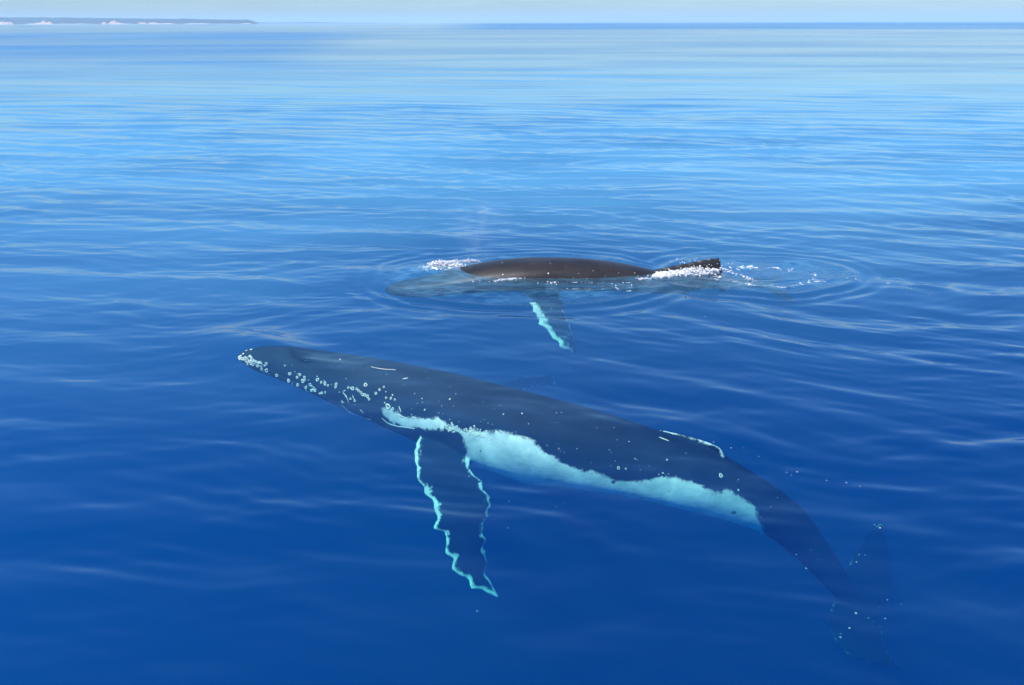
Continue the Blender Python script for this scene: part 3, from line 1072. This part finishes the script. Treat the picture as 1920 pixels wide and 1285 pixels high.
# dorsal fin
fx = [3.55, 4.1, 4.6, 5.0, 5.28, 5.32]
parts.append(loft_fin([(a, Y0, z) for a, z in zip(fx, (0.02, 0.13, 0.23, 0.31, 0.33, 0.18))],
                      [(a, Y0, z) for a, z in zip((3.5, 4.0, 4.5, 4.95, 5.35, 5.45), (-.2, -.25, -.25, -.3, -.3, -.3))], (0.22, 0.14), knob=0.03, wl=-.2, wt=-.3, base=-0.3, n=60, tip_white=-.3))
# flukes
parts.append(loft_fin([(7.7, Y0 + 2.8, -.85), (7.2, Y0 + 2.1, -.78), (6.8, Y0 + 1.35, -.7), (6.95, Y0 + .75, -.78), (7.4, Y0 + .2, -.9)],
                      [(7.8, Y0 + 2.85, -.88), (7.65, Y0 + 2.1, -.82), (7.2, Y0 + 1.4, -.75), (7.35, Y0 + .8, -.82), (7.5, Y0 + .2, -.93)], (0.09, 0.09), base=-0.2, wl=-.05, wt=-.03, tip_white=-.2))
# pale underside of the other flipper showing through the water
far_body = weld_parts('body', parts, 0.03, M_SKIN_WET, far)
bvh2 = bvh_of(far_body)
for x_, y_, s_ in ((1028, 513, 3.2), (1032, 494, 1.8), (942, 493, 2.2), (1085, 513, 1.4), (1112, 508, 1.2), (1160, 512, 1.4), (1190, 512, 1.6), (1135, 518, 1.3),
                   (1196, 517, 1.3), (1060, 500, 1.1), (1075, 521, 1.3), (1145, 500, 1.0), (1170, 521, 1.2), (1100, 522, 1.2), (1212, 505, 1.2)):
    put_on(bvh2, far, x_, y_, s_ * 0.5, ME_KNOB, stretch=random.uniform(1, 1.7))


# ------------------------------------------------------------------ splashes, foam, flakes, mist
def blobs(name, items, mat, label, cat=None):
    bm = bmesh.new()
    bmesh.ops.create_icosphere(bm, subdivisions=1, radius=1.0)
    base = np.array([v.co[:] for v in bm.verts])
    bf = np.array([[v.index for v in f.verts] for f in bm.faces])
    bm.free()
    Vs, Fs = [], []
    g = np.random.default_rng(len(items))
    for k, (x, y, z, r, fl) in enumerate(items):
        v = base * (0.7 + 0.6 * g.random((len(base), 1))) * r
        v[:, 2] *= fl
        Vs.append(v + (x, y, z))
        Fs.append(bf + k * len(base))
    o = mesh_np(name, np.vstack(Vs), [np.vstack(Fs)], mat)
    return tag(o, label, cat, kind='stuff')


def clump(p0, p1, n, sx, sy, zt, r0, r1, seed, bias=1.0):
    g = np.random.default_rng(seed)
    out = []
    cen = [(g.random(), g.normal(0, 0.5), g.random()) for _ in range(28)]
    for k in range(n):
        c = cen[g.integers(len(cen))]
        s = np.clip(c[0] + g.normal(0, 0.035), -0.05, 1.05)
        x = p0[0] + (p1[0] - p0[0]) * s + g.normal(0, sx)
        y = p0[1] + (p1[1] - p0[1]) * s + c[1] * sy + g.normal(0, sy * 0.5)
        prof = max(0.0, math.sin(math.pi * min(max(s ** bias, 0), 1))) ** 0.6
        z = zt * prof * (0.4 + 0.6 * c[2]) * g.random() ** 1.3 - 0.01
        out.append((x, y, z, r0 + (r1 - r0) * g.random() ** 2.5, 0.8))
    return out


a, b = at(802, 503, 0), at(865, 503, 0)
items = clump(a, b, 3000, 0.08, 0.13, 0.24, 0.004, 0.028, 1)
items += clump(at(830, 492, 0), at(900, 489, 0), 900, 0.05, 0.05, 0.10, 0.004, 0.014, 11)
blobs('splash', items, M_FOAM, 'white splash breaking over the blowhole of the farther whale', 'splash')
a, b = at(1225, 516, 0), at(1356, 509, 0)
items = clump(a, b, 4600, 0.08, 0.16, 0.19, 0.004, 0.028, 2, 1.9)
for k in range(50):
    items.append((a[0] + .4 + g.random() * 1.7, Y0 + g.normal(0, .1), 0.10 + 0.22 * g.random(), 0.006 + 0.014 * g.random(), 1.0))
blobs('splash', items, M_FOAM, 'frothy white water churning beside the small fin of the farther whale', 'splash')
items = []
for pts, n, sp in (((at(925, 529, 0), at(995, 520, 0)), 200, 0.05), ((at(1195, 526, 0), at(1290, 511, 0)), 260, 0.05), ((at(880, 530, 0), at(925, 530, 0)), 10, 0.02),
                   ((at(1010, 532, 0), at(1190, 534, 0)), 50, 0.07), ((at(1350, 505, 0), at(1420, 530, 0)), 120, 0.09)):
    for k in range(n):
        s = g.random()
        p = pts[0] + (pts[1] - pts[0]) * s
        items.append((p[0] + g.normal(0, .04), p[1] + g.normal(0, sp), 0.015 + 0.02 * g.random(), 0.006 + 0.018 * g.random() ** 2, 0.5))
blobs('foam', items, M_FOAM, 'thin line of white foam along the waterline of the dark back', 'foam')
items = []
for x_, y_, s_ in ((1423, 856, 2), (1371, 840, 2), (1394, 840, 2), (1338, 829, 2), (1475, 886, 3), (1484, 891, 2), (1495, 885, 3), (1550, 901, 2), (1587, 905, 2.6), (1612, 912, 2.4),
                   (895, 1146, 2.6), (388, 539, 1.5), (880, 893, 1.5), (955, 940, 1.4), (1043, 950, 1.5), (1057, 942, 1.5), (952, 990, 1.4), (1521, 1031, 2), (1493, 1040, 2),
                   (1611, 1040, 2.6), (1622, 1041, 2.6), (1606, 1054, 2.4), (1664, 1125, 3), (1690, 1132, 2), (1240, 565, 1.4), (1322, 594, 1.6), (1500, 750, 1.2), (300, 800, 1.2),
                   (1605, 1150, 4.5), (1593, 1178, 5), (1576, 1195, 4), (1628, 1159, 2), (1512, 1066, 3), (1660, 1160, 4), (1650, 990, 3), (1640, 984, 2.5)):
    z = -0.3 if y_ < 1000 else -1.6
    p = at(x_, y_, z)
    items.append((p[0], p[1], p[2], s_ * g.uniform(0.35, 0.75) * depth(p) / F_PX, 0.4))
blobs('flakes', items, M_DEBRIS, 'pale flakes of shed skin drifting in the blue water by the tail', 'flake')


def mist():
    t = volume_material('blow_spray', (1, 1, 1), 0.0)
    p = [n for n in t.t.nodes if n.type == 'PRINCIPLED_VOLUME'][0]
    tc = t.n('ShaderNodeTexCoord')
    gr = t.n('ShaderNodeTexGradient', gradient_type='SPHERICAL')
    t.l(tc.outputs['Object'], gr.inputs['Vector'])
    n = t.noise(tc.outputs['Object'], 1.9, 4.0, 0.6, 0.4)
    d = t.math('MULTIPLY', t.math('POWER', gr.outputs['Fac'], 1.4), t.maprange(n, 0.42, 0.72, 0.0, 1.0))
    d = t.math('MULTIPLY', d, 0.4)
    t.l(d, p.inputs['Density'])
    bm = bmesh.new()
    bmesh.ops.create_icosphere(bm, subdivisions=3, radius=1.0)
    me = bpy.data.meshes.new('spray_mist')
    bm.to_mesh(me); bm.free()
    me.materials.append(t.m)
    o = bpy.data.objects.new('spray_mist', me)
    sc.collection.objects.link(o)
    p0 = at(900, 485, 0)
    o.location = (p0[0], p0[1], 0.9)
    o.scale = (1.0, 0.8, 1.15)
    tag(o, 'faint drifting mist of breath above the farther whale', 'mist', kind='stuff')


mist()
print('tris', sum(sum(len(p.vertices) - 2 for p in o.data.polygons) for o in sc.objects if o.type == 'MESH' and len(o.data.polygons) > 500))
